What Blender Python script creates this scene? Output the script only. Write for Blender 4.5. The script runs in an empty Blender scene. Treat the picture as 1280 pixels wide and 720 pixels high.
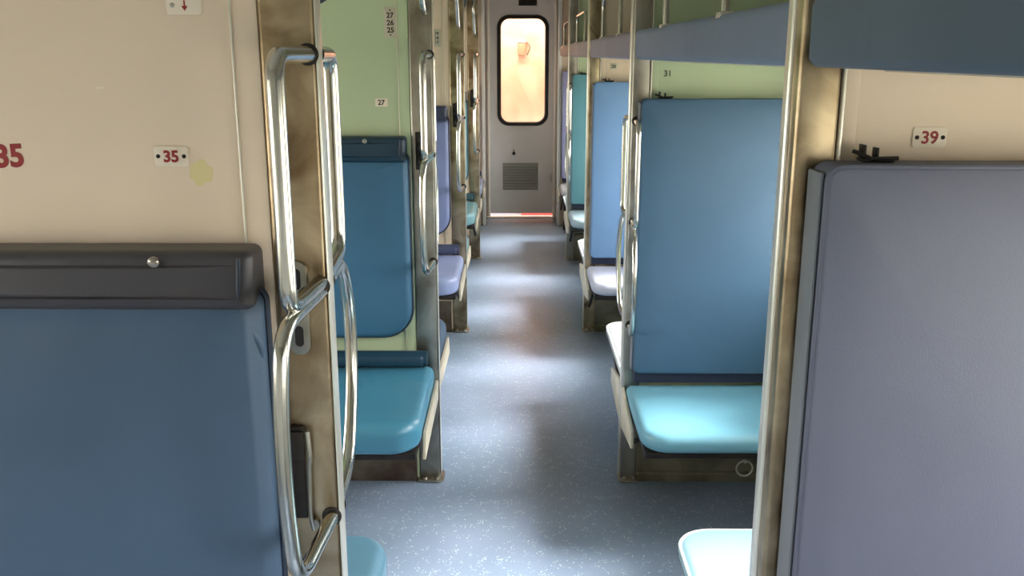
import bpy, bmesh, math
from mathutils import Vector, Matrix
SC = bpy.context.scene
COL = SC.collection
PI = math.pi

# ------------------------------------------------------------------ materials
def lin(c):
    return tuple(((v/255)/12.92 if v/255 <= .04045 else ((v/255+.055)/1.055)**2.4) for v in c) + (1,)

def mat(name, rgb, rough=.5, metal=0, bump=0, bscale=40, var=0, vscale=3, coat=0, spec=.5, stretch=None, rvar=0, mottle=None):
    m = bpy.data.materials.new(name); m.use_nodes = True
    nt = m.node_tree; N = nt.nodes; L = nt.links
    b = N['Principled BSDF']
    b.inputs['Roughness'].default_value = rough
    b.inputs['Metallic'].default_value = metal
    b.inputs['Specular IOR Level'].default_value = spec
    b.inputs['Coat Weight'].default_value = coat
    b.inputs['Coat Roughness'].default_value = .25
    c = lin(rgb)
    b.inputs['Base Color'].default_value = c
    tc = N.new('ShaderNodeTexCoord'); src = tc.outputs['Object']
    if stretch:
        mp = N.new('ShaderNodeMapping'); mp.inputs['Scale'].default_value = stretch
        L.new(src, mp.inputs['Vector']); src = mp.outputs['Vector']
    if var or mottle:
        n = N.new('ShaderNodeTexNoise'); n.inputs['Scale'].default_value = vscale; n.inputs['Detail'].default_value = 5
        n.inputs['Distortion'].default_value = .6
        L.new(src, n.inputs['Vector'])
        r = N.new('ShaderNodeValToRGB')
        r.color_ramp.elements[0].position = .33; r.color_ramp.elements[1].position = .67
        d = lin(mottle) if mottle else tuple(x*(1-var) for x in c[:3])+(1,)
        e = c if mottle else tuple(min(1, x*(1+var)) for x in c[:3])+(1,)
        r.color_ramp.elements[0].color = d; r.color_ramp.elements[1].color = e
        L.new(n.outputs['Fac'], r.inputs['Fac']); L.new(r.outputs['Color'], b.inputs['Base Color'])
        if rvar:
            mr = N.new('ShaderNodeMapRange'); mr.inputs['To Min'].default_value = max(.03, rough-rvar); mr.inputs['To Max'].default_value = rough+rvar
            L.new(n.outputs['Fac'], mr.inputs['Value']); L.new(mr.outputs['Result'], b.inputs['Roughness'])
    if bump:
        n2 = N.new('ShaderNodeTexNoise'); n2.inputs['Scale'].default_value = bscale; n2.inputs['Detail'].default_value = 4
        L.new(src, n2.inputs['Vector'])
        bp = N.new('ShaderNodeBump'); bp.inputs['Strength'].default_value = bump; bp.inputs['Distance'].default_value = .01
        L.new(n2.outputs['Fac'], bp.inputs['Height']); L.new(bp.outputs['Normal'], b.inputs['Normal'])
    return m

def fabric(name, rgb, rough=.5, soft=.16):
    """vinyl cloth: fine grain plus broad soft creases"""
    m = mat(name, rgb, rough, var=.07, vscale=2.2, spec=.45)
    nt = m.node_tree; N = nt.nodes; L = nt.links; b = N['Principled BSDF']
    tc = N.new('ShaderNodeTexCoord')
    n1 = N.new('ShaderNodeTexNoise'); n1.inputs['Scale'].default_value = 3.2; n1.inputs['Detail'].default_value = 2; n1.inputs['Distortion'].default_value = .8
    n2 = N.new('ShaderNodeTexNoise'); n2.inputs['Scale'].default_value = 420; n2.inputs['Detail'].default_value = 1
    for n in (n1, n2): L.new(tc.outputs['Object'], n.inputs['Vector'])
    b1 = N.new('ShaderNodeBump'); b1.inputs['Strength'].default_value = soft; b1.inputs['Distance'].default_value = .03
    b2 = N.new('ShaderNodeBump'); b2.inputs['Strength'].default_value = .12; b2.inputs['Distance'].default_value = .002
    L.new(n1.outputs['Fac'], b1.inputs['Height']); L.new(n2.outputs['Fac'], b2.inputs['Height'])
    L.new(b1.outputs['Normal'], b2.inputs['Normal']); L.new(b2.outputs['Normal'], b.inputs['Normal'])
    return m

M = {}
M['chrome'] = mat('polished_tube', (205, 203, 196), .17, 1, var=.05, vscale=14)
M['steel'] = mat('worn_steel_sheet', (206, 188, 158), .33, 1, var=.2, vscale=9, rvar=.14, bump=.2, bscale=12, mottle=(128, 106, 80))
M['steel_grey'] = mat('grey_steel_sheet', (190, 188, 178), .38, 1, rvar=.1, bump=.1, bscale=14, vscale=6, mottle=(128, 122, 112))
M['edge'] = mat('aluminium_edge', (232, 228, 216), .3, .7, var=.05)
M['dark_metal'] = mat('dark_iron', (48, 44, 42), .5, .6, var=.3, vscale=20)
M['rust'] = mat('rusted_kick_panel', (112, 104, 90), .55, .3, vscale=9, mottle=(58, 36, 24))
M['rubber'] = mat('black_rubber', (22, 18, 18), .55)
M['screw'] = mat('screw_head', (176, 170, 160), .3, 1)
M['cream'] = mat('cream_laminate', (234, 214, 192), .42, var=.025, vscale=1.7, bump=.03, bscale=6)
M['cream_far'] = mat('warm_cream_laminate', (226, 205, 182), .42, var=.03, vscale=2)
M['green'] = mat('green_lit_laminate', (184, 200, 164), .42, var=.03, vscale=2)  # greenish window light of these bays is put into the panel colour
M['plate_white'] = mat('enamel_plate', (240, 226, 208), .35)
M['plate_grey'] = mat('grey_enamel_plate', (196, 190, 170), .35)
M['red'] = mat('red_lettering', (150, 32, 34), .5)
M['black'] = mat('black_lettering', (40, 38, 36), .5)
M['door_grey'] = mat('door_paint', (208, 210, 214), .4, var=.05, vscale=3)
M['wall_paint'] = mat('wall_paint', (205, 205, 196), .45, var=.03)
M['ceil'] = mat('ceiling_paint', (225, 222, 210), .5)
M['louvre'] = mat('louvre_grey', (138, 142, 140), .5)
M['white_trim'] = mat('white_trim', (240, 238, 232), .35, var=.05)
M['bracket'] = mat('beige_seat_bracket', (196, 188, 168), .4, var=.08, vscale=12)
M['peach'] = mat('peach_vestibule_wall', (250, 222, 196), .6, vscale=2.2, mottle=(240, 176, 146))
M['box_tan'] = mat('tan_box_paint', (186, 146, 116), .5)
M['grime_tan'] = mat('brown_handle', (120, 96, 78), .5)
M['redfloor'] = mat('red_vestibule_floor', (205, 40, 50), .5)
M['shadow_gap'] = mat('dark_underlay', (20, 26, 36), .7)

# floor: blue-grey vinyl with pale flecks, scuffs and wear
def floor_mat():
    m = bpy.data.materials.new('speckled_vinyl_floor'); m.use_nodes = True
    nt = m.node_tree; N = nt.nodes; L = nt.links; b = N['Principled BSDF']
    tc = N.new('ShaderNodeTexCoord')
    n = N.new('ShaderNodeTexNoise'); n.inputs['Scale'].default_value = 1.8; n.inputs['Detail'].default_value = 2.5
    L.new(tc.outputs['Object'], n.inputs['Vector'])
    r = N.new('ShaderNodeValToRGB'); r.color_ramp.elements[0].position = .25; r.color_ramp.elements[1].position = .75
    r.color_ramp.elements[0].color = lin((108, 127, 146)); r.color_ramp.elements[1].color = lin((140, 155, 180))
    L.new(n.outputs['Fac'], r.inputs['Fac'])
    mp = N.new('ShaderNodeMapping'); mp.inputs['Scale'].default_value = (1, .7, 1); L.new(tc.outputs['Object'], mp.inputs['Vector'])
    v = N.new('ShaderNodeTexVoronoi'); v.inputs['Scale'].default_value = 150; v.inputs['Randomness'].default_value = 1
    L.new(mp.outputs['Vector'], v.inputs['Vector'])
    n3 = N.new('ShaderNodeTexNoise'); n3.inputs['Scale'].default_value = 30; L.new(tc.outputs['Object'], n3.inputs['Vector'])
    lt = N.new('ShaderNodeMapRange'); lt.inputs['From Min'].default_value = .3; lt.inputs['From Max'].default_value = .16
    L.new(v.outputs['Distance'], lt.inputs['Value'])
    gt = N.new('ShaderNodeMapRange'); gt.inputs['From Min'].default_value = .5; gt.inputs['From Max'].default_value = .56
    L.new(n3.outputs['Fac'], gt.inputs['Value'])
    mu = N.new('ShaderNodeMath'); mu.operation = 'MULTIPLY'; L.new(lt.outputs['Result'], mu.inputs[0]); L.new(gt.outputs['Result'], mu.inputs[1])
    mx = N.new('ShaderNodeMix'); mx.data_type = 'RGBA'; mx.inputs['B'].default_value = lin((205, 222, 218))
    L.new(mu.outputs[0], mx.inputs['Factor']); L.new(r.outputs['Color'], mx.inputs['A'])
    L.new(mx.outputs['Result'], b.inputs['Base Color'])
    rr = N.new('ShaderNodeMapRange'); rr.inputs['To Min'].default_value = .295; rr.inputs['To Max'].default_value = .36
    L.new(n.outputs['Fac'], rr.inputs['Value']); L.new(rr.outputs['Result'], b.inputs['Roughness'])
    n4 = N.new('ShaderNodeTexNoise'); n4.inputs['Scale'].default_value = 160; L.new(tc.outputs['Object'], n4.inputs['Vector'])
    bp = N.new('ShaderNodeBump'); bp.inputs['Strength'].default_value = .12; bp.inputs['Distance'].default_value = .003
    L.new(n4.outputs['Fac'], bp.inputs['Height']); L.new(bp.outputs['Normal'], b.inputs['Normal'])
    b.inputs['Specular IOR Level'].default_value = .6
    return m
M['floor'] = floor_mat()

def glass_mat():
    m = bpy.data.materials.new('door_glass'); m.use_nodes = True
    nt = m.node_tree; N = nt.nodes; L = nt.links
    for n in list(N): N.remove(n)
    o = N.new('ShaderNodeOutputMaterial'); t = N.new('ShaderNodeBsdfTransparent'); t.inputs[0].default_value = (.97, .95, .9, 1)
    g = N.new('ShaderNodeBsdfGlossy'); g.inputs['Roughness'].default_value = .05
    mx = N.new('ShaderNodeMixShader'); mx.inputs[0].default_value = .06
    L.new(t.outputs[0], mx.inputs[1]); L.new(g.outputs[0], mx.inputs[2]); L.new(mx.outputs[0], o.inputs[0])
    return m
M['glass'] = glass_mat()

# ------------------------------------------------------------------ mesh helpers
def box(bm, x0, x1, y0, y1, z0, z1, bev=0, seg=2):
    r = bmesh.ops.create_cube(bm, size=1)
    vs = r['verts']
    for v in vs:
        v.co = Vector(((x0+x1)/2+v.co.x*(x1-x0), (y0+y1)/2+v.co.y*(y1-y0), (z0+z1)/2+v.co.z*(z1-z0)))
    if bev:
        es = {e for v in vs for e in v.link_edges}
        bmesh.ops.bevel(bm, geom=list(es), offset=bev, segments=seg, affect='EDGES', profile=.5)

def prism(bm, pts, axis, a, b, bev=0, seg=2):
    """pts 2-D outline, extruded along axis 'x','y','z' from a to b"""
    def P(u, v, w):
        return {'x': (w, u, v), 'y': (u, w, v), 'z': (u, v, w)}[axis]
    lo = [bm.verts.new(P(u, v, a)) for u, v in pts]; hi = [bm.verts.new(P(u, v, b)) for u, v in pts]
    n = len(pts); fs = [bm.faces.new(lo), bm.faces.new(hi)]
    for i in range(n): fs.append(bm.faces.new((lo[i], lo[(i+1) % n], hi[(i+1) % n], hi[i])))
    bmesh.ops.recalc_face_normals(bm, faces=fs)
    if bev:
        es = {e for f in fs[:2] for e in f.edges}
        bmesh.ops.bevel(bm, geom=list(es), offset=bev, segments=seg, affect='EDGES', profile=.5)

def smooth_path(pts, rad, n=6):
    """round the corners of a polyline"""
    P = [Vector(p) for p in pts]; out = [P[0]]
    for i in range(1, len(P)-1):
        a, b, c = P[i-1], P[i], P[i+1]
        r = min(rad, (a-b).length*.48, (c-b).length*.48)
        p, q = b+(a-b).normalized()*r, b+(c-b).normalized()*r
        for k in range(n+1):
            t = k/n
            out.append(p*(1-t)**2 + b*2*t*(1-t) + q*t*t)
    out.append(P[-1]); return out

def tube(bm, path, r, seg=14):
    P = [Vector(p) for p in path]; rings = []
    t0 = (P[1]-P[0]).normalized()
    up = Vector((0, 0, 1)) if abs(t0.z) < .9 else Vector((1, 0, 0))
    nrm = (up - t0*up.dot(t0)).normalized()
    for i, p in enumerate(P):
        t = ((P[min(i+1, len(P)-1)]-p).normalized() + (p-P[max(i-1, 0)]).normalized()).normalized()
        nrm = (nrm - t*nrm.dot(t)).normalized(); bn = t.cross(nrm)
        rings.append([bm.verts.new(p + (nrm*math.cos(2*PI*k/seg)+bn*math.sin(2*PI*k/seg))*r) for k in range(seg)])
    for a, b in zip(rings, rings[1:]):
        for k in range(seg): bm.faces.new((a[k], a[(k+1) % seg], b[(k+1) % seg], b[k]))
    bm.faces.new(rings[0]); bm.faces.new(rings[-1])

def disc(bm, c, r, h, axis='y', seg=20, dome=False):
    """short cylinder (or low dome) pointing along -axis"""
    ax = {'x': Vector((1, 0, 0)), 'y': Vector((0, 1, 0)), 'z': Vector((0, 0, 1))}[axis]
    u = Vector((0, 0, 1)) if axis != 'z' else Vector((1, 0, 0)); w = ax.cross(u); c = Vector(c)
    prof = [(r, 0), (r, h*.5), (r*.75, h*.85), (r*.35, h)] if dome else [(r, 0), (r, h*.8), (r*.9, h)]
    rings = [[bm.verts.new(c - ax*z + (u*math.cos(2*PI*k/seg)+w*math.sin(2*PI*k/seg))*q) for k in range(seg)] for q, z in prof]
    for a, b in zip(rings, rings[1:]):
        for k in range(seg): bm.faces.new((a[k], a[(k+1) % seg], b[(k+1) % seg], b[k]))
    bm.faces.new(rings[0]); bm.faces.new(rings[-1])

def rrect(w, h, radii, n=7):
    """rounded rectangle, centred; radii: (bottom-left, bottom-right, top-right, top-left)"""
    out = []
    for (sx, sy), r, a0 in zip(((-1, -1), (1, -1), (1, 1), (-1, 1)), radii, (PI, 1.5*PI, 0, .5*PI)):
        cx, cy = sx*(w/2-r), sy*(h/2-r)
        for k in range(n+1):
            a = a0+k/n*PI/2
            out.append((cx+r*math.cos(a), cy+r*math.sin(a)))
    return out

def pillow(bm, cx, cy, w, h, base, t, radii, edge, plane, sgn, bulge=.006, both=False, wob=None):
    """soft pad. plane 'xz' (standing, thickness along y) or 'xy' (lying, thickness along z).
    base = coordinate of the back, t = thickness towards sgn; edge = rounding of the rim"""
    rings = []
    K = 6
    prof = []
    if both:
        for k in range(K): a = PI/2*(1-k/K); prof.append((edge*(1-math.cos(a)), edge*(1-math.sin(a))))
    else: prof.append((0, 0))
    for k in range(K+1):
        a = PI/2*k/K; prof.append((edge*(1-math.cos(a)), t-edge+edge*math.sin(a)))
    for ins, hh in prof:
        rr = [max(r-ins, .002) for r in radii]
        rings.append([(x, y, hh) for x, y in rrect(w-2*ins, h-2*ins, rr)])
    last = rings[-1]
    for q, bq in ((.93, .35), (.8, .65), (.6, .85), (.35, .97), (.12, 1)):
        rings.append([(x*q, y*q, t+bulge*bq) for x, y, _ in last])
    def P(x, y, hgt):
        if wob: hgt = hgt + wob(x, y)*min(1, hgt/t)
        X, Y = cx+x, cy+y
        return (X, base+sgn*hgt, Y) if plane == 'xz' else (X, Y, base+sgn*hgt)
    V = [[bm.verts.new(P(*p)) for p in r] for r in rings]
    n = len(V[0]); fs = [bm.faces.new(V[0]), bm.faces.new(V[-1])]
    for a, b in zip(V, V[1:]):
        for k in range(n): fs.append(bm.faces.new((a[k], a[(k+1) % n], b[(k+1) % n], b[k])))
    bmesh.ops.recalc_face_normals(bm, faces=fs)

def obj(name, bm, m, parent=None, label=None, smooth=True, origin=None):
    o_ = Vector(parent.matrix_basis.translation) if parent else Vector((0, 0, 0))
    if parent and parent.parent: o_ = o_ + parent.parent.matrix_basis.translation
    if origin: o_ = Vector(origin)
    bmesh.ops.translate(bm, verts=bm.verts, vec=-o_)
    bmesh.ops.recalc_face_normals(bm, faces=bm.faces)
    me = bpy.data.meshes.new(name); bm.to_mesh(me); bm.free()
    me.materials.append(m)
    if smooth:
        me.polygons.foreach_set('use_smooth', [True]*len(me.polygons))
        me.set_sharp_from_angle(angle=math.radians(38))
    o = bpy.data.objects.new(name, me); COL.objects.link(o)
    if parent: o.parent = parent
    if origin: o.location = origin
    if label: o['label'] = label
    return o

def thing(name, label, cat, loc, group=None):
    o = bpy.data.objects.new(name, None); COL.objects.link(o)
    o.empty_display_size = .05
    o.location = loc; o['label'] = label; o['category'] = cat
    o.matrix_basis = Matrix.Translation(loc)
    if group: o['group'] = group
    return o

def struct(name, bm, m, parent=None, smooth=False):
    o = obj(name, bm, m, parent, smooth=smooth)
    if not parent: o['kind'] = 'structure'
    return o

def B(): return bmesh.new()

def text_bm(txt, size, x, z, y, bold=.0, sx=1., wob=0):
    """letters standing in the xz plane, facing -y, centred on x, z"""
    c = bpy.data.curves.new('lettering', 'FONT'); c.body = txt; c.size = size; c.align_x = 'CENTER'; c.align_y = 'CENTER'
    c.extrude = .0004; c.offset = bold*size; c.resolution_u = 4
    o = bpy.data.objects.new('lettering', c); COL.objects.link(o)
    dg = bpy.context.evaluated_depsgraph_get(); me = bpy.data.meshes.new_from_object(o.evaluated_get(dg))
    bm = B(); bm.from_mesh(me)
    xs = [v.co.x for v in bm.verts]; ys = [v.co.y for v in bm.verts]
    mx, my = (min(xs)+max(xs))/2, (min(ys)+max(ys))/2
    for v in bm.verts:
        a, b_, c_ = (v.co.x-mx)*sx, v.co.y-my, v.co.z
        v.co = (x+a, y-c_, z+b_+wob*a)
    bpy.data.objects.remove(o); bpy.data.curves.remove(c); bpy.data.meshes.remove(me)
    return bm

# ------------------------------------------------------------------ key dimensions
YL = [1.264, 3.0, 4.79, 6.62]        # left partitions
YR = [1.25, 3.0, 4.80, 6.58]        # right partitions
YE = 7.97                            # end bulkhead
YD = 8.37                            # end door
XL, XR = -.263, .366                 # aisle edges
WL, WR = -2.2, .985                  # side walls
ZC = 2.35
ORD = ['nearest', 'second', 'third', 'fourth', 'last']

# ------------------------------------------------------------------ shell
b = B(); box(b, WL-.1, WR+.1, -.65, 9.6, -.06, 0); f = struct('floor', b, M['floor'])
b = B(); box(b, WL-.1, WR+.1, -.65, 9.6, ZC, ZC+.05); struct('ceiling', b, M['ceil'])
b = B(); box(b, WL-.1, WR+.1, -.65, -.6, 0, ZC); struct('wall_rear', b, M['wall_paint'])

def windows_for(y0, y1, n, w):
    L_ = y1-y0; gap = (L_-n*w)/(n+1)
    return [(y0+gap+(w+gap)*k, y0+gap+(w+gap)*k+w) for k in range(n)]

win_id = [0]
def side_wall(name, x0, x1, inner, edges, zlo, zhi, n, w):
    b = B()
    box(b, x0, x1, -.6, 9.6, 0, zlo); box(b, x0, x1, -.6, 9.6, zhi, ZC)
    spans = []
    for a, c in zip(edges, edges[1:]): spans += windows_for(a, c, n if c-a > 1.5 else 1, w)
    y = -.6
    for s, e in spans:
        box(b, x0, x1, y, s, zlo, zhi); y = e
    box(b, x0, x1, y, 9.6, zlo, zhi)
    struct(name, b, M['wall_paint'])
    xm = (x0+x1)/2
    for s, e in spans:
        win_id[0] += 1
        b = B()
        for a in ((s, e, zlo, zlo+.025), (s, e, zhi-.025, zhi), (s, s+.025, zlo+.025, zhi-.025), (e-.025, e, zlo+.025, zhi-.025)):
            box(b, x0+.004, x1-.004, a[0], a[1], a[2], a[3])
        fr = struct('window_%d' % win_id[0], b, M['edge'])
        for k in range(1, 5):
            z = zlo+(zhi-zlo)*k/5; b = B()
            tube(b, [(xm, s+.01, z), (xm, e-.01, z)], .005, 8); obj('window_bar', b, M['edge'], fr)
    return spans
EDGE = [-.6, 1.26, 3.0, 4.8, 6.6, YE]
ZWL, ZWH = .74, 1.46
side_wall('wall_left', WL-.08, WL, WL, EDGE, ZWL, ZWH, 2, .66)
side_wall('wall_right', WR, WR+.08, WR, EDGE, ZWL-.02, 1.36, 2, .60)

# end bulkheads with the narrow passage and the end wall round the door
b = B(); box(b, WL, XL-.012, YE, YE+.03, 0, ZC); box(b, XL-.03, XL-.012, YE+.03, YD, 0, ZC); struct('wall_end_left', b, M['cream_far'])
b = B(); box(b, XR+.012, WR, YE, YE+.03, 0, ZC); box(b, XR+.012, XR+.03, YE+.03, YD, 0, ZC); struct('wall_end_right', b, M['cream_far'])
b = B(); box(b, XL-.028, XL-.002, YE-.012, YE+.045, 0, ZC, .004); struct('trim_1', b, M['white_trim'])
b = B(); box(b, XR-.012, XR+.016, YE-.012, YE+.045, 0, ZC, .004); struct('trim_2', b, M['white_trim'])

DX0, DX1 = -.245, .338
b = B()
box(b, WL, DX0-.004, YD, YD+.05, 0, ZC); box(b, DX1+.004, WR, YD, YD+.05, 0, ZC); box(b, DX0-.004, DX1+.004, YD, YD+.05, 2.0, ZC)
struct('wall_far', b, M['door_grey'])

# door with an opening for the pane
wx0, wx1, wz0, wz1 = -.168, .287, .83, 1.785
door = thing('door_1', '', '', (0, YD, 0)); del door['label'], door['category']; door['kind'] = 'structure'
def frame_with_hole(bm, outer, hole, y0, y1, n):
    """outer rectangle outline and rounded hole, both given with the same point count by projection"""
    cx, cz = (wx0+wx1)/2, (wz0+wz1)/2
    outp = []
    for x, z in hole:
        dx, dz = x-cx, z-cz
        k = min([((outer[1] if dx > 0 else outer[0])-cx)/dx if abs(dx) > 1e-6 else 9e9, ((outer[3] if dz > 0 else outer[2])-cz)/dz if abs(dz) > 1e-6 else 9e9])
        outp.append((cx+dx*k, cz+dz*k))
    # snap the nearest points to the four corners
    for X in outer[:2]:
        for Z in outer[2:]:
            i = min(range(len(outp)), key=lambda j: (outp[j][0]-X)**2+(outp[j][1]-Z)**2); outp[i] = (X, Z)
    R = [[bm.verts.new((x, y, z)) for x, z in pts] for pts, y in ((outp, y0), (hole, y0), (hole, y1), (outp, y1))]
    m = len(hole)
    for a, c in zip(R, R[1:]+R[:1]):
        for k in range(m): bm.faces.new((a[k], a[(k+1) % m], c[(k+1) % m], c[k]))
cx, cz = (wx0+wx1)/2, (wz0+wz1)/2
hole = [(cx+x, cz+z) for x, z in rrect(wx1-wx0, wz1-wz0, [.105]*4, 10)]
b = B(); frame_with_hole(b, (DX0, DX1, .04, 1.995), hole, YD-.005, YD+.03, 10); obj('door_leaf', b, M['door_grey'], door, smooth=False)
b = B()
inn = [(cx+x, cz+z) for x, z in rrect(wx1-wx0-.07, wz1-wz0-.07, [.075]*4, 10)]
ring = [[b.verts.new((x, y, z)) for x, z in pts] for pts, y in ((hole, YD-.004), ([(cx+x, cz+z) for x, z in rrect(wx1-wx0-.012, wz1-wz0-.012, [.1]*4, 10)], YD-.018), ([(cx+x, cz+z) for x, z in rrect(wx1-wx0-.06, wz1-wz0-.06, [.08]*4, 10)], YD-.018), (inn, YD-.004), (inn, YD+.02), (hole, YD+.02))]
for a, c in zip(ring, ring[1:]+ring[:1]):
    for k in range(len(hole)): b.faces.new((a[k], a[(k+1) % len(hole)], c[(k+1) % len(hole)], c[k]))
obj('window_gasket', b, M['rubber'], door, 'black rubber gasket with rounded corners')
b = B(); prism(b, inn, 'y', YD+.008, YD+.014); obj('window_pane', b, M['glass'], door, smooth=False)
b = B(); box(b, -.12, .20, YD-.009, YD-.0052, .255, .50)
for k in range(9):
    z = .268+k*.0245; prism(b, [(YD-.009, z), (YD-.02, z+.003), (YD-.009, z+.018)], 'x', -.112, .192)
obj('louvre', b, M['louvre'], door, 'grey slatted ventilation louvre', smooth=False)
b = B(); disc(b, (-.02, YD-.005, .585), .014, .02, dome=True); disc(b, (-.02, YD-.005, .61), .005, .01); obj('door_lock', b, M['dark_metal'], door)
b = B(); box(b, .02, .18, YD-.012, YD-.006, 1.86, 1.95, .002); obj('notice_plate', b, M['dark_metal'], door)
b = B(); tube(b, smooth_path([(.315, YD-.005, .34), (.315, YD-.04, .34), (.315, YD-.04, .40), (.315, YD-.005, .40)], .012), .006, 10); obj('door_handle', b, M['chrome'], door)
b = B(); box(b, DX0-.02, DX1+.0, YD-.035, YD+.05, .0002, .012, .003); struct('trim_3', b, M['white_trim'])
b = B(); box(b, DX0-.006, DX0+.012, YD-.03, YD-.006, .012, 2.05, .003); struct('trim_4', b, M['white_trim'])
b = B(); box(b, DX1-.006, DX1+.014, YD-.03, YD-.006, .012, 2.05, .003); struct('trim_5', b, M['white_trim'])

# vestibule beyond the door
b = B(); box(b, -1.0, 1.0, 9.5, 9.55, 0, ZC); struct('wall_vestibule', b, M['peach'])
b = B(); box(b, .05, .6, YD+.052, 9.4, .0004, .006); o = obj('floor_mat', b, M['redfloor']); o['label'] = 'red mat on the vestibule floor showing under the end door'; o['category'] = 'mat'
t = thing('switch_box', 'small box with a curved side handle seen through the end door window', 'box', (.06, 9.5, 1.44))
b = B(); box(b, .02, .095, 9.45, 9.499, 1.44, 1.56, .006); obj('box_body', b, M['box_tan'], t)
b = B(); box(b, .015, .1, 9.445, 9.499, 1.562, 1.58, .003); obj('box_lid', b, M['white_trim'], t)
b = B(); tube(b, smooth_path([(.107, 9.499, 1.45), (.11, 9.45, 1.45), (.135, 9.44, 1.5), (.135, 9.44, 1.53), (.11, 9.45, 1.57), (.107, 9.499, 1.57)], .03), .006, 8); obj('handle', b, M['grime_tan'], t)

# ------------------------------------------------------------------ partitions
def handle_path(x_at, x_t, yf, prot, z0, z1, sgn, bow=0, rad=.045):
    ya = yf; yt = yf+sgn*prot
    pts = [(x_at, ya, z1), (x_t, yt, z1)]
    if bow: pts += [(x_t-.004, yt+sgn*bow, z1-.10), (x_t-.004, yt+sgn*bow, z0+.12)]
    pts += [(x_t, yt, z0), (x_at, ya, z0)]
    return smooth_path(pts, rad)

def grab(parent, x_at, x_t, yf, prot, z0, z1, sgn, bow=0, r=.0098, name='grab_handle', rad=.045):
    b = B(); tube(b, handle_path(x_at, x_t, yf, prot, z0, z1, sgn, bow, rad), r)
    return obj(name, b, M['chrome'], parent)

def foot(parent, x0, x1, y0, y1):
    b = B(); pts = [((x0+x1)/2+u, (y0+y1)/2+v) for u, v in rrect(x1-x0, y1-y0, [.02]*4)]
    prism(b, pts, 'z', .0004, .009, .002); fo = obj('foot_plate', b, M['steel_grey'], parent)
    for u in (.28, .72):
        b = B(); disc(b, (x0+(x1-x0)*u, y0+.014, .009), .008, -.008, 'z', 6); obj('bolt', b, M['screw'], fo)

def post(parent, x0, x1, y, th=.058, m='steel'):
    """folded sheet-steel channel closing the end of the partition"""
    b = B(); h = th/2
    box(b, min(x0, x1), max(x0, x1), y-h, y+h, .0002, ZC-.002, .006, 3)
    return obj('end_post', b, M[m], parent)

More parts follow.
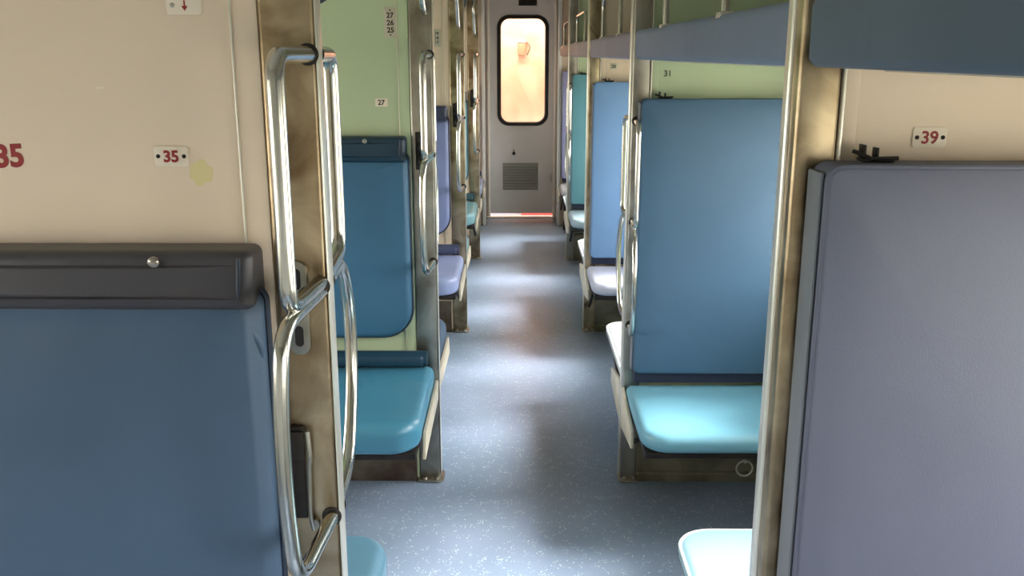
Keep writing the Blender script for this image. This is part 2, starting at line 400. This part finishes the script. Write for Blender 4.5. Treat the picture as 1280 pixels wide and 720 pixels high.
def left_partition(i, y, pm, post_m):
    d = ['cream laminate partition with red painted 35 and steel end post, nearest on the left',
         'laminate partition with pale green light painted in, on the left numbered 27, steel end post',
         'cream partition on the left behind the pale green one',
         'cream partition on the left nearest the end door passage'][i]
    t = thing('partition', d, 'partition', (XL, y, 0), 'partitions left of the aisle')
    h = .011
    b = B(); box(b, WL+.001, -.372, y-h, y+h, .0002, ZC-.002); obj('panel', b, pm, t, smooth=False)
    b = B(); box(b, -.3715, -.337, y-.014, y+.014, .0002, ZC-.002, .003); obj('edge_strip', b, pm, t)
    b = B(); box(b, -.3735, -.3705, y-.0165, y+.0165, .25, ZC-.01, .001); obj('joint_bead', b, M['edge'], t, 'bright metal joint line')
    post(t, -.3365, XL, y, .036, post_m)
    b = B(); box(b, XL+.0003, XL+.0025, y-.0185, y+.0185, .02, ZC-.01, .0015); obj('edge_cap', b, M['edge'], t)
    yf, yr = y-.0185, y+.0185
    grab(t, -.272, -.281, yf, .145, 1.142, 1.45, -1, r=.011, rad=.03)
    grab(t, -.272, -.282, yf, .185, .785, 1.130, -1, bow=.012, r=.0102, rad=.05)
    grab(t, -.272, -.283, yr, .165, 1.145, 1.45, 1, r=.0115, rad=.04)
    grab(t, -.272, -.283, yr, .165, .785, 1.133, 1, bow=.085, r=.0108, rad=.06)
    # upper handle: slants in to the post at its foot
    for s, ya in ((-1, yf), (1, yr)):
        b = B(); tube(b, smooth_path([(-.285, ya, 1.575), (-.287, ya+s*.035, 1.59), (-.288, ya+s*.13, 1.74), (-.288, ya+s*.13, 1.97), (-.285, ya, 1.97)], .035), .0098)
        obj('grab_handle', b, M['chrome'], t)
    # flanges where the tubes meet the post
    b = B()
    for z in (1.45, 1.137, .785): 
        disc(b, (-.273, yf+.001, z), .0145, .003); disc(b, (-.273, yr-.001, z), .0145, -.003)
    obj('handle_flange', b, M['dark_metal'], t)
    if i == 0:
        b = B(); prism(b, [(-.428+.016*math.cos(a*PI/8)*(1+.12*math.sin(a*2.3)), 1.294+.017*math.sin(a*PI/8)*(1+.15*math.cos(a*1.7))) for a in range(16)], 'y', y-.0114, y-.0108)
        obj('glue_stain', b, M['stain'], t, 'faint yellow stain below the number plate', smooth=False)
        b = B(); prism(b, [(-.560, 1.405), (-.548, 1.406), (-.547, 1.4085), (-.559, 1.4075)], 'y', y-.0113, y-.0108); obj('scratch', b, M['plate_white'], t, smooth=False)
        b = B(); pts = [(-.304+u, 1.106+v) for u, v in rrect(.03, .135, [.014]*4)]
        prism(b, pts, 'y', yf-.006, yf+.001, .0015); hp = obj('hook_plate', b, M['steel_grey'], t, 'steel plate with two dark slots')
        b = B()
        for z in (1.148, 1.066): prism(b, [(-.304+u, z+v) for u, v in rrect(.012, .03, [.0059]*4)], 'y', yf-.0068, yf-.004)
        obj('slot', b, M['rubber'], hp)
        b = B(); box(b, -.327, -.307, yf-.008, yf+.001, .785, .93, .002); box(b, -.33, -.305, yf-.014, yf-.006, .88, .925, .003)
        la = obj('latch', b, M['dark_metal'], t, 'dark latch strip with steel rod')
        b = B(); tube(b, smooth_path([(-.3, yf-.004, .765), (-.302, yf-.010, .79), (-.3, yf-.012, .87), (-.297, yf-.014, .885), (-.3, yf-.012, .925)], .01), .0035, 8)
        disc(b, (-.298, yf+.001, .775), .008, .008); obj('latch_rod', b, M['steel_grey'], la)
        b = B(); bmesh.ops.create_uvsphere(b, u_segments=20, v_segments=12, radius=.036, matrix=Matrix.Translation((-.283, yr+.033, 1.543)) @ Matrix.Scale(.8, 4, (0, 0, 1)))
        obj('buffer', b, M['rubber'], t, 'dark rubber buffer')
    if i >= 1:
        b = B()
        for z in (1.19, 1.155, 1.12):
            tube(b, [(-.30+.013*math.cos(a*PI/6), yf-.010, z+.02*math.sin(a*PI/6)) for a in range(13)], .005, 8)
        box(b, -.322, -.296, yf-.010, yf+.001, 1.09, 1.21, .002)
        obj('berth_hook', b, M['dark_metal'], t, 'dark chain hook')
    b = B(); box(b, -1.9, -.345, y-.03, y-.0115, .0004, .17, .002); obj('kick_panel', b, M['rust'], t, 'grimy rust-stained kick panel')
    foot(t, -.345, XL+.012, y-.045, y+.045)
    return t

def seat(i, side, facing, y, x0, x1, z, depth, th, fm, label, aisle):
    """seat cushion; facing -1 = towards the camera"""
    yw = y+facing*.031
    y1 = yw+facing*depth
    t = thing('seat', label, 'seat', ((x0+x1)/2, (yw+y1)/2, 0), 'seats %s of the aisle' % side)
    cyy = (yw+y1)/2
    big, sm = .085, .02
    # corner order: bottom-left (-x,-y), (+x,-y), (+x,+y), (-x,+y)
    r = [sm]*4
    if facing < 0: r[1 if aisle > 0 else 0] = big; 
    else: r[2 if aisle > 0 else 3] = big
    def wob(u, v):
        return .004*math.sin(u*19+i)*math.cos(v*13)
    b = B(); pillow(b, (x0+x1)/2, cyy, x1-x0, depth, z-th, th-.006, r, min(.03, th*.45), 'xy', 1, .006, True, wob)
    obj('cushion', b, fm, t)
    b = B(); box(b, x0+.012, x1-.012, min(yw, y1)+.03, max(yw, y1)-.006, z-th-.022, z-th-.001, .004); obj('base_board', b, M['dark_metal'], t)
    # side bracket at the aisle end
    xa = x1 if aisle > 0 else x0
    o1 = xa+aisle*.002; o2 = xa+aisle*.012
    zt = z-.015
    pts = [(yw+facing*.01, .378), (yw+facing*depth*.8, .372), (yw+facing*depth*.86, .30), (yw+facing*.01, .315)] if side == 'left' else \
          [(yw+facing*.002, .352), (yw+facing*.28, .305), (yw+facing*.28, .25), (yw+facing*.002, .21)]
    b = B(); prism(b, pts, 'x', min(o1, o2), max(o1, o2), .0015); obj('end_bracket', b, M['bracket'], t, 'beige metal end bracket')
    b = B(); tube(b, [(xa-aisle*.02, yw+facing*.002, z-th-.16), (xa-aisle*.02, yw+facing*depth*.6, z-th-.024)], .008, 10); obj('strut', b, M['dark_metal'], t)
    if y == YE or y == YE-.001:
        b = B(); box(b, x0+.03, x0+.07, yw-.2, yw-.16, .0004, z-th-.023, .003); obj('leg', b, M['dark_metal'], t)
        b = B(); box(b, x1-.07, x1-.03, yw-.2, yw-.16, .0004, z-th-.023, .003); obj('leg', b, M['dark_metal'], t)
    if side == 'right' and facing > 0:
        ow, od = x1-x0, depth
        b = B(); pth = [((x0+x1)/2+u, cyy+v, z-.016) for u, v in rrect(ow-.006, od-.006, [max(q-.003, .01) for q in r])]
        tube(b, pth+[pth[0]], .0038, 8); obj('piping', b, M['pipe_white'], t, 'white piping')
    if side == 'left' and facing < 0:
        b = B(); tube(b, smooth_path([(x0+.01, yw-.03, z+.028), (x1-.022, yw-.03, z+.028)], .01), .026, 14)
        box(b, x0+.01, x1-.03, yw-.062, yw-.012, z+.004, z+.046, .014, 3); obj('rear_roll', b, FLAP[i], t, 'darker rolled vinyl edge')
    return t

def back_left(i, y, fm, flapm, label, x1=-.345, flap_label=None):
    yw = y-.0175
    t = thing('backrest', label, 'backrest', (-1.2, yw, .53), 'folded berth backrests left of the aisle')
    x0 = -2.1
    z0, z1 = .535, 1.14
    w, h = x1-x0, z1-z0
    def wob(u, v):
        e = 0
        if i == 0:   # gathered folds at the top aisle corner
            d = math.hypot((u-(w/2-.03))/.05, (v-(h/2-.09))/.13)
            e = .010*math.exp(-d*d)*math.sin((u-w/2)*150+v*20)
        return e+.002*math.sin(u*9+v*5)
    b = B(); pillow(b, (x0+x1)/2, (z0+z1)/2, w, h, yw-.001, .055, [.09, .1, .02, .02], .022, 'xz', -1, .01, False, wob)
    obj('cushion', b, fm, t)
    b = B()
    pth = [((x0+x1)/2+u, yw-.022, (z0+z1)/2+v) for u, v in rrect(w+.004, h+.004, [.09, .1, .02, .02])]
    tube(b, pth+[pth[0]], .005, 8); obj('piping', b, M['pipe_dark'], t)
    if i == 0:
        b = B()
        for q, (dx, dz, r_) in enumerate(((-.030, 0, .008), (-.017, -.01, .007), (-.006, .004, .006))):
            c0 = Vector((x1+dx-.012, yw-.050, 1.112+dz)); c1 = Vector((x1+dx+.004, yw-.052+q*.008, 1.02+dz*3))
            n = 10; P_ = [c0.lerp(c1, k/n)+Vector((.003*math.sin(k*.9+q), 0, 0)) for k in range(n+1)]
            bm2 = B(); tube(bm2, P_, r_, 10)
            for v in bm2.verts:
                k = min(n, max(0, round((c0.z-v.co.z)/(c0.z-c1.z)*n))); ctr = P_[k]; f_ = math.sin(PI*min(1, (k+.4)/(n+.8)))**.6
                v.co = Vector((ctr.x+(v.co.x-ctr.x)*f_, ctr.y+(v.co.y-ctr.y)*f_, v.co.z))
            me_ = bpy.data.meshes.new('fold_tmp'); bm2.to_mesh(me_); bm2.free(); b.from_mesh(me_); bpy.data.meshes.remove(me_)
        obj('cloth_fold', b, fm, t, 'gathered cloth folds at the top corner')
    b = B()
    pillow(b, (x0+x1)/2-.002, 1.158, w-.005, .08, yw-.002, .064, [.012]*4, .018, 'xz', -1, .004, False, lambda u, v: .004*math.sin(u*17+1)*math.sin(u*5)+.003*math.sin(v*60+u*5)+.010*math.exp(-((u-w/2+.05)/.035)**2)*math.sin(v*45+u*40))
    fl = obj('top_flap', b, flapm, t, flap_label)
    for sx in (-.475, -1.1, -1.7):
        b = B(); disc(b, (sx, yw-.066, 1.186), .0075, .006, dome=True); box(b, sx-.006, sx+.006, yw-.0735, yw-.071, 1.185, 1.187); obj('screw', b, M['screw'], fl)
    b = B(); tube(b, [(x1-.022, yw-.066, 1.13), (x1-.021, yw-.0685, 1.155), (x1-.019, yw-.066, 1.19)], .003, 8); obj('seam', b, M['pipe_dark'], fl)
    return t

def back_right(i, y, fm, label, handle=False):
    yw = y-.0295
    x0, x1 = .390, .962
    z0, z1 = (.422, 1.315)
    t = thing('backrest', label, 'backrest', ((x0+x1)/2, yw, z0), 'padded backrests right of the aisle')
    w, h = x1-x0, z1-z0
    b = B(); pillow(b, (x0+x1)/2, (z0+z1)/2, w, h, yw-.002, .062, [.02, .02, .015, .02], .008, 'xz', -1, .012, False, lambda u, v: .0025*math.sin(v*8+u*3))
    obj('cushion', b, fm, t)
    b = B(); pth = [((x0+x1)/2+u, yw-.06, (z0+z1)/2+v) for u, v in rrect(w-.004, h-.004, [.02, .02, .015, .02])]
    tube(b, pth+[pth[0]], .0035, 8); obj('piping', b, fm, t)
    b = B(); box(b, x0+.006, x1-.01, yw-.045, yw-.003, z0-.040, z0-.002, .004); obj('gap_shade_strip', b, M['navy'], t, 'dark navy strip painted in as the shade under the backrest')  # dark strip paints the shade in the gap above the seat
    # loose cloth fold running down the aisle side
    b = B(); box(b, x0-.006, x0-.0005, yw-.055, yw-.003, z0+.01, z1-.01, .0025)
    obj('side_welt', b, M['welt'], t, 'paler cloth welt')
    b = B(); box(b, .446, .486, yw-.03, yw-.003, z1+.001, z1+.005, .001); box(b, .448, .452, yw-.022, yw-.003, z1+.005, z1+.022, .001)
    box(b, .466, .470, yw-.018, yw-.003, z1+.005, z1+.018, .001); tube(b, [(.436, yw-.016, z1+.014), (.446, yw-.022, z1+.010), (.456, yw-.03, z1+.005), (.49, yw-.03, z1+.006)], .0028, 8)
    obj('hinge', b, M['dark_metal'], t, 'dark bent hinge bracket')
    return t

def right_partition(i, y, pm, post_m, handles):
    d = ['cream partition beside the side seats, nearest on the right, numbered 39',
         'partition with pale green light painted in, on the right numbered 31, with chrome grab handles',
         'cream partition on the right numbered 23',
         'partition with pale green light painted in, on the right nearest the end door passage'][i]
    t = thing('partition', d, 'partition', (XR, y, 0), 'partitions right of the aisle')
    h = .018
    b = B(); box(b, .424, WR-.001, y-h, y+h, .0002, ZC-.002); obj('panel', b, pm, t, smooth=False)
    b = B(); box(b, .4225, .4265, y-.029, y+.029, .2, ZC-.01, .001); obj('joint_bead', b, M['edge'], t, 'dark edged joint line')
    b = B(); box(b, .427, .447, y-.0215, y+.0215, .2, ZC-.01, .002); obj('edge_strip', b, pm, t)
    post(t, XR, .422, y, .05, post_m)
    b = B(); box(b, XR-.005, XR+.005, y+.006, y+.031, .0004, ZC-.01, .0045, 3); obj('edge_cap', b, M['edge'], t, 'bright rounded aluminium edge')
    yf, yr = y-.0255, y+.0255
    if handles:
        for s, ya in ((-1, yf), (1, yr)):
            grab(t, .38, .37, ya, .16, .925, 1.245, s, r=.0085, rad=.035)
            grab(t, .38, .37, ya, .15, .57, .915, s, bow=.05, r=.0085, rad=.06)
        b = B()
        for z in (1.245, .92, .57): disc(b, (.382, yf+.001, z), .015, .004); disc(b, (.382, yr-.001, z), .015, -.004)
        obj('handle_flange', b, M['dark_metal'], t)
    b = B(); box(b, .42, WR-.002, y-.031, y-.0185, .0004, .2, .002); box(b, .42, WR-.002, y-.045, y-.019, .03, .04, .003)
    kp = obj('kick_panel', b, M['grime'], t, 'dark grimy kick panel')
    if i == 1:
        b = B(); cxr, czr = .792, .060
        tube(b, [(cxr+.028*math.cos(a*PI/12), y-.05, czr+.028*math.sin(a*PI/12)) for a in range(25)], .0035, 8)
        disc(b, (cxr, y-.045, czr+.028), .007, .012); obj('pull_ring', b, M['edge'], kp, 'bright round pull ring')
    foot(t, XR-.006, .43, y-.045, y+.045)
    return t

M['pipe_white'] = mat('white_piping', (214, 226, 228), .4)
M['stain'] = mat('yellow_glue_stain', (226, 212, 158), .5)
M['navy'] = mat('gap_shade_navy', (24, 34, 58), .7)  # dark colour standing in for shade between backrest and seat
M['grime'] = mat('grimy_grey_panel', (138, 134, 116), .5, .2, vscale=8, mottle=(84, 78, 62))
M['pipe_dark'] = mat('dark_piping', (36, 48, 66), .5)
M['welt'] = mat('grey_welt', (112, 116, 124), .5, var=.06)

# per-bay cloth colours, with part of each bay's window light mixed in
FL = [fabric('slate_navy_cloth', (66, 88, 112)), fabric('petrol_blue_vinyl', (52, 98, 128)), fabric('periwinkle_vinyl', (120, 130, 170)), fabric('teal_grey_vinyl', (98, 148, 158)), fabric('lavender_vinyl', (140, 148, 182))]
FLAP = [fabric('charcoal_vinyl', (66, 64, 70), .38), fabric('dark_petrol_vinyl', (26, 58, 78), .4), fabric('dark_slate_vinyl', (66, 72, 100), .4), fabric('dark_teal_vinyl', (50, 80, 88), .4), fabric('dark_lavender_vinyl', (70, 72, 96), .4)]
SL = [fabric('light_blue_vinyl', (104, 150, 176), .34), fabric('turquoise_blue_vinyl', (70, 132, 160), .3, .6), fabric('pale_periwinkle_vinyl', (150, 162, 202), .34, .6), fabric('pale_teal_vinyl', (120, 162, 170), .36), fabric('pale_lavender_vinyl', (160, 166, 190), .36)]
FR = [fabric('slate_violet_cloth', (92, 96, 114)), fabric('deep_blue_cloth', (58, 90, 116)), fabric('cornflower_vinyl', (104, 140, 182)), fabric('teal_vinyl', (82, 132, 142)), fabric('lilac_vinyl', (142, 142, 178))]
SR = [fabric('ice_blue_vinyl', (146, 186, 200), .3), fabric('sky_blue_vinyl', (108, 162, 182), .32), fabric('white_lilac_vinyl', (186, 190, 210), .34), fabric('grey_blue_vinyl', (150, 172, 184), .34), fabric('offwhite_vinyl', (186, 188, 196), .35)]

lm = [M['cream'], M['green'], M['cream_far'], M['cream_far']]
for i, y in enumerate(YL):
    left_partition(i, y, lm[i], ['steel', 'steel_grey', 'steel', 'steel'][i])
rm = [M['cream'], M['green'], M['cream_far'], M['green']]
for i, y in enumerate(YR):
    right_partition(i, y, rm[i], ['steel', 'steel_grey', 'steel', 'steel_grey'][i], i in (1, 3))

bl = ['slate navy backrest with a charcoal top flap, nearest on the left',
      'petrol blue backrest with rounded bottom corner on the pale green partition',
      'periwinkle backrest on the cream partition left of the aisle, third one back',
      'teal grey backrest on the left, fourth one back',
      'pale lavender backrest at the far left bulkhead beside the passage']
sl = ['light blue bench seat under the nearest slate navy backrest',
      'glossy turquoise blue bench seat in front of the pale green partition',
      'pale periwinkle bench seat left of the aisle, below the periwinkle backrest',
      'pale teal bench seat left of the aisle, fourth one back',
      'pale lavender bench seat against the far left bulkhead']
for i, y in enumerate(YL+[YE]):
    ya = y if i < 4 else y-.001
    back_left(i, ya, FL[i], FLAP[i], bl[i], flap_label='charcoal grey vinyl top flap' if i == 0 else None)
    if i: seat(i, 'left', -1, ya, -2.1, -.275, .435, .55, .095, SL[i], sl[i], 1)
sl2 = ['light blue bench seat corner showing at the bottom left behind the nearest steel post',
       'blue bench seat end just behind the pale green partition post',
       'pale blue bench seat on the back of the third left partition',
       'pale grey blue bench seat on the back of the fourth left partition']
for i, y in enumerate(YL):
    seat(i, 'left', 1, y, -2.1, -.275, .435, .55, .095, [SL[0], FL[0], SL[3], SL[4]][i], sl2[i], 1)

br = ['large slate violet backrest filling the lower right, nearest on the right',
      'deep blue backrest on the partition numbered 31',
      'cornflower blue backrest on the partition numbered 23',
      'teal backrest on the fourth right partition',
      'lilac backrest at the far right bulkhead beside the door passage']
sr = ['', 'sky blue side seat below the deep blue backrest, pull ring under it',
      'white lilac side seat below the cornflower blue backrest',
      'grey blue side seat below the teal backrest',
      'off-white side seat below the lilac backrest by the passage']
for i, y in enumerate(YR+[YE]):
    back_right(i, y+(.0 if i < 4 else .01), FR[i], br[i])
    if i: seat(i, 'right', -1, y, .372, .965, .375, [0, .46, .43, .43, .43][i], .07, SR[i], sr[i], -1)
sr2 = ['ice blue side seat with white piping at the bottom right behind the nearest right post',
       'white side seat edge peeking out behind the post of the partition numbered 31',
       'white side seat edge behind the post of the partition numbered 23',
       'pale side seat on the back of the fourth right partition']
for i, y in enumerate(YR):
    seat(i, 'right', 1, y, .372, .965, .375, .70, .055, [SR[0], SR[4], SR[2], SR[3]][i], sr2[i], -1)

# ------------------------------------------------------------------ side upper berths
UB = [fabric('slate_blue_berth_cloth', (84, 100, 116), .55), fabric('steel_blue_berth_cloth', (112, 124, 144), .55), fabric('mauve_grey_berth_cloth', (142, 136, 146), .55), fabric('warm_grey_berth_cloth', (150, 140, 142), .55), fabric('taupe_berth_cloth', (150, 138, 134), .55)]
ub_l = ['slate blue upper side berth overhead at the top right, nearest the camera',
        'steel blue upper side berth in front of the partition numbered 31',
        'mauve grey upper side berth in front of the partition numbered 23',
        'warm grey upper side berth, fourth along the right side',
        'taupe upper side berth next to the far right bulkhead']
ye = [-.58]+YR+[YE]
for i in range(5):
    y0, y1 = ye[i]+(.03 if i else 0), ye[i+1]-.03
    t = thing('upper_berth', ub_l[i], 'berth', (.68, (y0+y1)/2, 1.42), 'upper side berths right of the aisle')
    b = B(); pillow(b, .674, (y0+y1)/2, .612, y1-y0-.008, 1.434, .086, [.02]*4, .016, 'xy', 1, .008, True, lambda u, v: .003*math.sin(v*11+u*4))
    obj('cushion', b, UB[i], t)
    b = B(); box(b, .47, .975, y0+.008, y1-.008, 1.4285, 1.4335, .001); obj('base_board', b, M['bracket'], t)
    if i:
        c = (y0+y1)/2
        b = B(); tube(b, smooth_path([(.385, c-.35, 1.52), (.385, c-.35, 1.685), (.385, c+.35, 1.685), (.385, c+.35, 1.52)], .05), .0085)
        gr = obj('guard_rail', b, M['chrome'], t)
        for s in (-1, 1):
            b = B(); box(b, .371, .399, c+s*.35-.018, c+s*.35+.018, 1.512, 1.526, .003); obj('rail_foot', b, M['edge'], gr)

# left upper berths at the far end, against partitions three to five
for i, y in ((2, YL[2]), (3, YL[3]), (4, YE)):
    t = thing('upper_berth', ['', '', 'dark upper berth high on the third left partition', 'dark upper berth high on the fourth left partition', 'dark upper berth high on the far left bulkhead'][i], 'berth', (-1.2, y-.35, 1.735), 'upper berths left of the aisle')
    b = B(); pillow(b, -1.235, y-.33, 1.79, .60, 1.76, .07, [.03]*4, .025, 'xy', 1, .006, True); obj('cushion', b, FLAP[i], t)
    b = B(); box(b, -2.195, -.35, y-.63, y-(.0 if i == 4 else .035), 1.735, 1.759, .004); obj('base_board', b, M['bracket'], t)

# ------------------------------------------------------------------ number plates
def plate(x, z, w, h, y, m, label, rows, size, cm, screws='h', bold=.03, r=.004, arrows=''):
    t = thing('number_plate', label, 'sign', (x, y, z), 'number plates on the partitions')
    b = B(); prism(b, [(x+u, z+v) for u, v in rrect(w, h, [r]*4, 4)], 'y', y-.002, y-.0002, .0006); obj('plate', b, m, t)
    for dz, s in rows:
        obj('number', text_bm(s, size, x, z+dz, y-.0025, bold), cm, t, smooth=False)
    for k in (-1, 1):
        px, pz = (x+k*(w/2-.0055), z) if screws == 'h' else (x, z+k*(h/2-.007))
        if screws:
            b = B(); disc(b, (px, y-.0019, pz), .0028 if screws == 'h' else .002, .002, dome=True, seg=12); obj('screw', b, M['dark_metal'] if screws == 'h' else M['screw'], t)
    return t
yl = [y-.0112 for y in YL]; yr_ = [y-.0182 for y in YR]
plate(-.466, 1.3165, .046, .027, yl[0], M['plate_white'], 'small pale plate with red 35 on the nearest left partition', [(0, '35')], .0215, M['red'])
plate(.545, 1.344, .045, .0275, yr_[0], M['plate_white'], 'small white plate with red 39 on the nearest right partition', [(0, '39')], .023, M['red'], bold=.02)
t = plate(-.432, 1.532, .046, .064, yl[0], M['plate_white'], 'pale plate with red 36 and a down arrow, cut by the top left edge', [(.004, '36')], .022, M['red'], screws='')
b = B(); X, Z, Yp = -.431, 1.512, yl[0]-.0025
prism(b, [(X-.0009, Z+.006), (X-.0009, Z-.001), (X-.004, Z-.001), (X, Z-.007), (X+.004, Z-.001), (X+.0009, Z-.001), (X+.0009, Z+.006)], 'y', Yp-.0004, Yp+.0004); obj('arrow', b, M['red'], t, smooth=False)
b = B(); disc(b, (-.447, yl[0]-.0019, 1.512), .003, .002, dome=True, seg=12); obj('screw', b, M['screw'], t)
plate(-.428, 1.302, .040, .026, yl[1], M['plate_white'], 'small pale plate with 27 on the pale green partition', [(0, '27')], .022, M['black'], screws='')
t = plate(-.392, 1.546, .040, .092, yl[1], M['plate_grey'], 'tall grey plate listing 27, 26 and 25 on the pale green partition', [(.022, '27'), (0, '26'), (-.022, '25')], .022, M['black'], screws='')
for s in (1, -1):
    b = B(); z = 1.546+s*.038; prism(b, [(-.392-.003, z-s*.003), (-.392+.003, z-s*.003), (-.392, z+s*.003)], 'y', yl[1]-.003, yl[1]-.0021)
    obj('arrow', b, M['black'], t, smooth=False)
plate(.475, 1.392, .001, .001, yr_[1]+.001, M['green'], 'black 31 painted on the pale green right partition', [(0, '31')], .026, M['black'], screws='', r=.0003, bold=.01)
plate(.492, 1.392, .036, .03, yr_[2], M['plate_grey'], 'tiny square plate with 23 on the cream right partition', [(0, '23')], .02, M['black'], screws='', r=.002)
plate(-.395, 1.53, .034, .085, yl[2], M['plate_grey'], 'tall grey plate listing 19, 18 and 17 on the third left partition', [(.022, '19'), (0, '18'), (-.022, '17')], .02, M['black'], screws='')
# hand-painted number
o = obj('painted_number', text_bm('35', .042, -.686, 1.317, yl[0]-.0003, .035, .95, .04), M['red'], smooth=False)
o['label'] = 'red 35 painted by hand straight on the cream laminate at the left edge'; o['category'] = 'number'

# ------------------------------------------------------------------ light
w = bpy.data.worlds.new('daylight'); SC.world = w; w.use_nodes = True
nt = w.node_tree; bg = nt.nodes['Background']; bg.inputs[1].default_value = 13.5
tc = nt.nodes.new('ShaderNodeTexCoord'); sx = nt.nodes.new('ShaderNodeSeparateXYZ'); rp = nt.nodes.new('ShaderNodeValToRGB')
mr = nt.nodes.new('ShaderNodeMapRange'); mr.inputs['From Min'].default_value = -1
nt.links.new(tc.outputs['Generated'], sx.inputs[0]); nt.links.new(sx.outputs['Z'], mr.inputs['Value']); nt.links.new(mr.outputs['Result'], rp.inputs['Fac']); nt.links.new(rp.outputs['Color'], bg.inputs[0])
rp.color_ramp.elements[0].position = .47; rp.color_ramp.elements[0].color = (.34, .33, .27, 1)
rp.color_ramp.elements[1].position = .53; rp.color_ramp.elements[1].color = (1, 1, .98, 1)
sun = bpy.data.lights.new('sun', 'SUN'); sun.energy = 15; sun.angle = math.radians(20); sun.color = (1, .95, .9)
so = bpy.data.objects.new('sun', sun); COL.objects.link(so); so.rotation_euler = Vector((-1, -.12, -.92)).to_track_quat('-Z', 'Y').to_euler()
for a, c in zip(EDGE, EDGE[1:]):
    for side in (0, 1):
        l = bpy.data.lights.new('window_portal', 'AREA'); l.shape = 'RECTANGLE'
        l.size = c-a-.1; l.size_y = .72
        l.cycles.is_portal = True
        o = bpy.data.objects.new('window_portal', l); COL.objects.link(o)
        if side == 0: o.location = (WL-.09, (a+c)/2, 1.1); o.rotation_euler = (PI/2, 0, -PI/2)
        else: o.location = (WR+.09, (a+c)/2, 1.04); o.rotation_euler = (PI/2, 0, PI/2)
l = bpy.data.lights.new('vestibule_lamp', 'AREA'); l.shape = 'RECTANGLE'; l.size = .5; l.size_y = .3; l.energy = 36; l.color = (1, .88, .80)
o = bpy.data.objects.new('vestibule_lamp', l); COL.objects.link(o); o.location = (.05, 9.0, 2.3)

# ------------------------------------------------------------------ camera
cam = bpy.data.cameras.new('camera'); cam.lens = 1154/1280*36; cam.sensor_width = 36; cam.clip_start = .02
co = bpy.data.objects.new('camera', cam); COL.objects.link(co)
co.location = (0, 0, 1.45); co.rotation_euler = (math.radians(90-14.2), 0, math.radians(.25))
SC.camera = co
SC.view_settings.view_transform = 'Standard'; SC.view_settings.look = 'None'; SC.view_settings.gamma = 1
SC.view_settings.use_curve_mapping = False; SC.view_settings.exposure = .08
SC.cycles.use_denoising = True
SC.cycles.max_bounces = 10; SC.cycles.diffuse_bounces = 6
SC.cycles.sample_clamp_indirect = 8
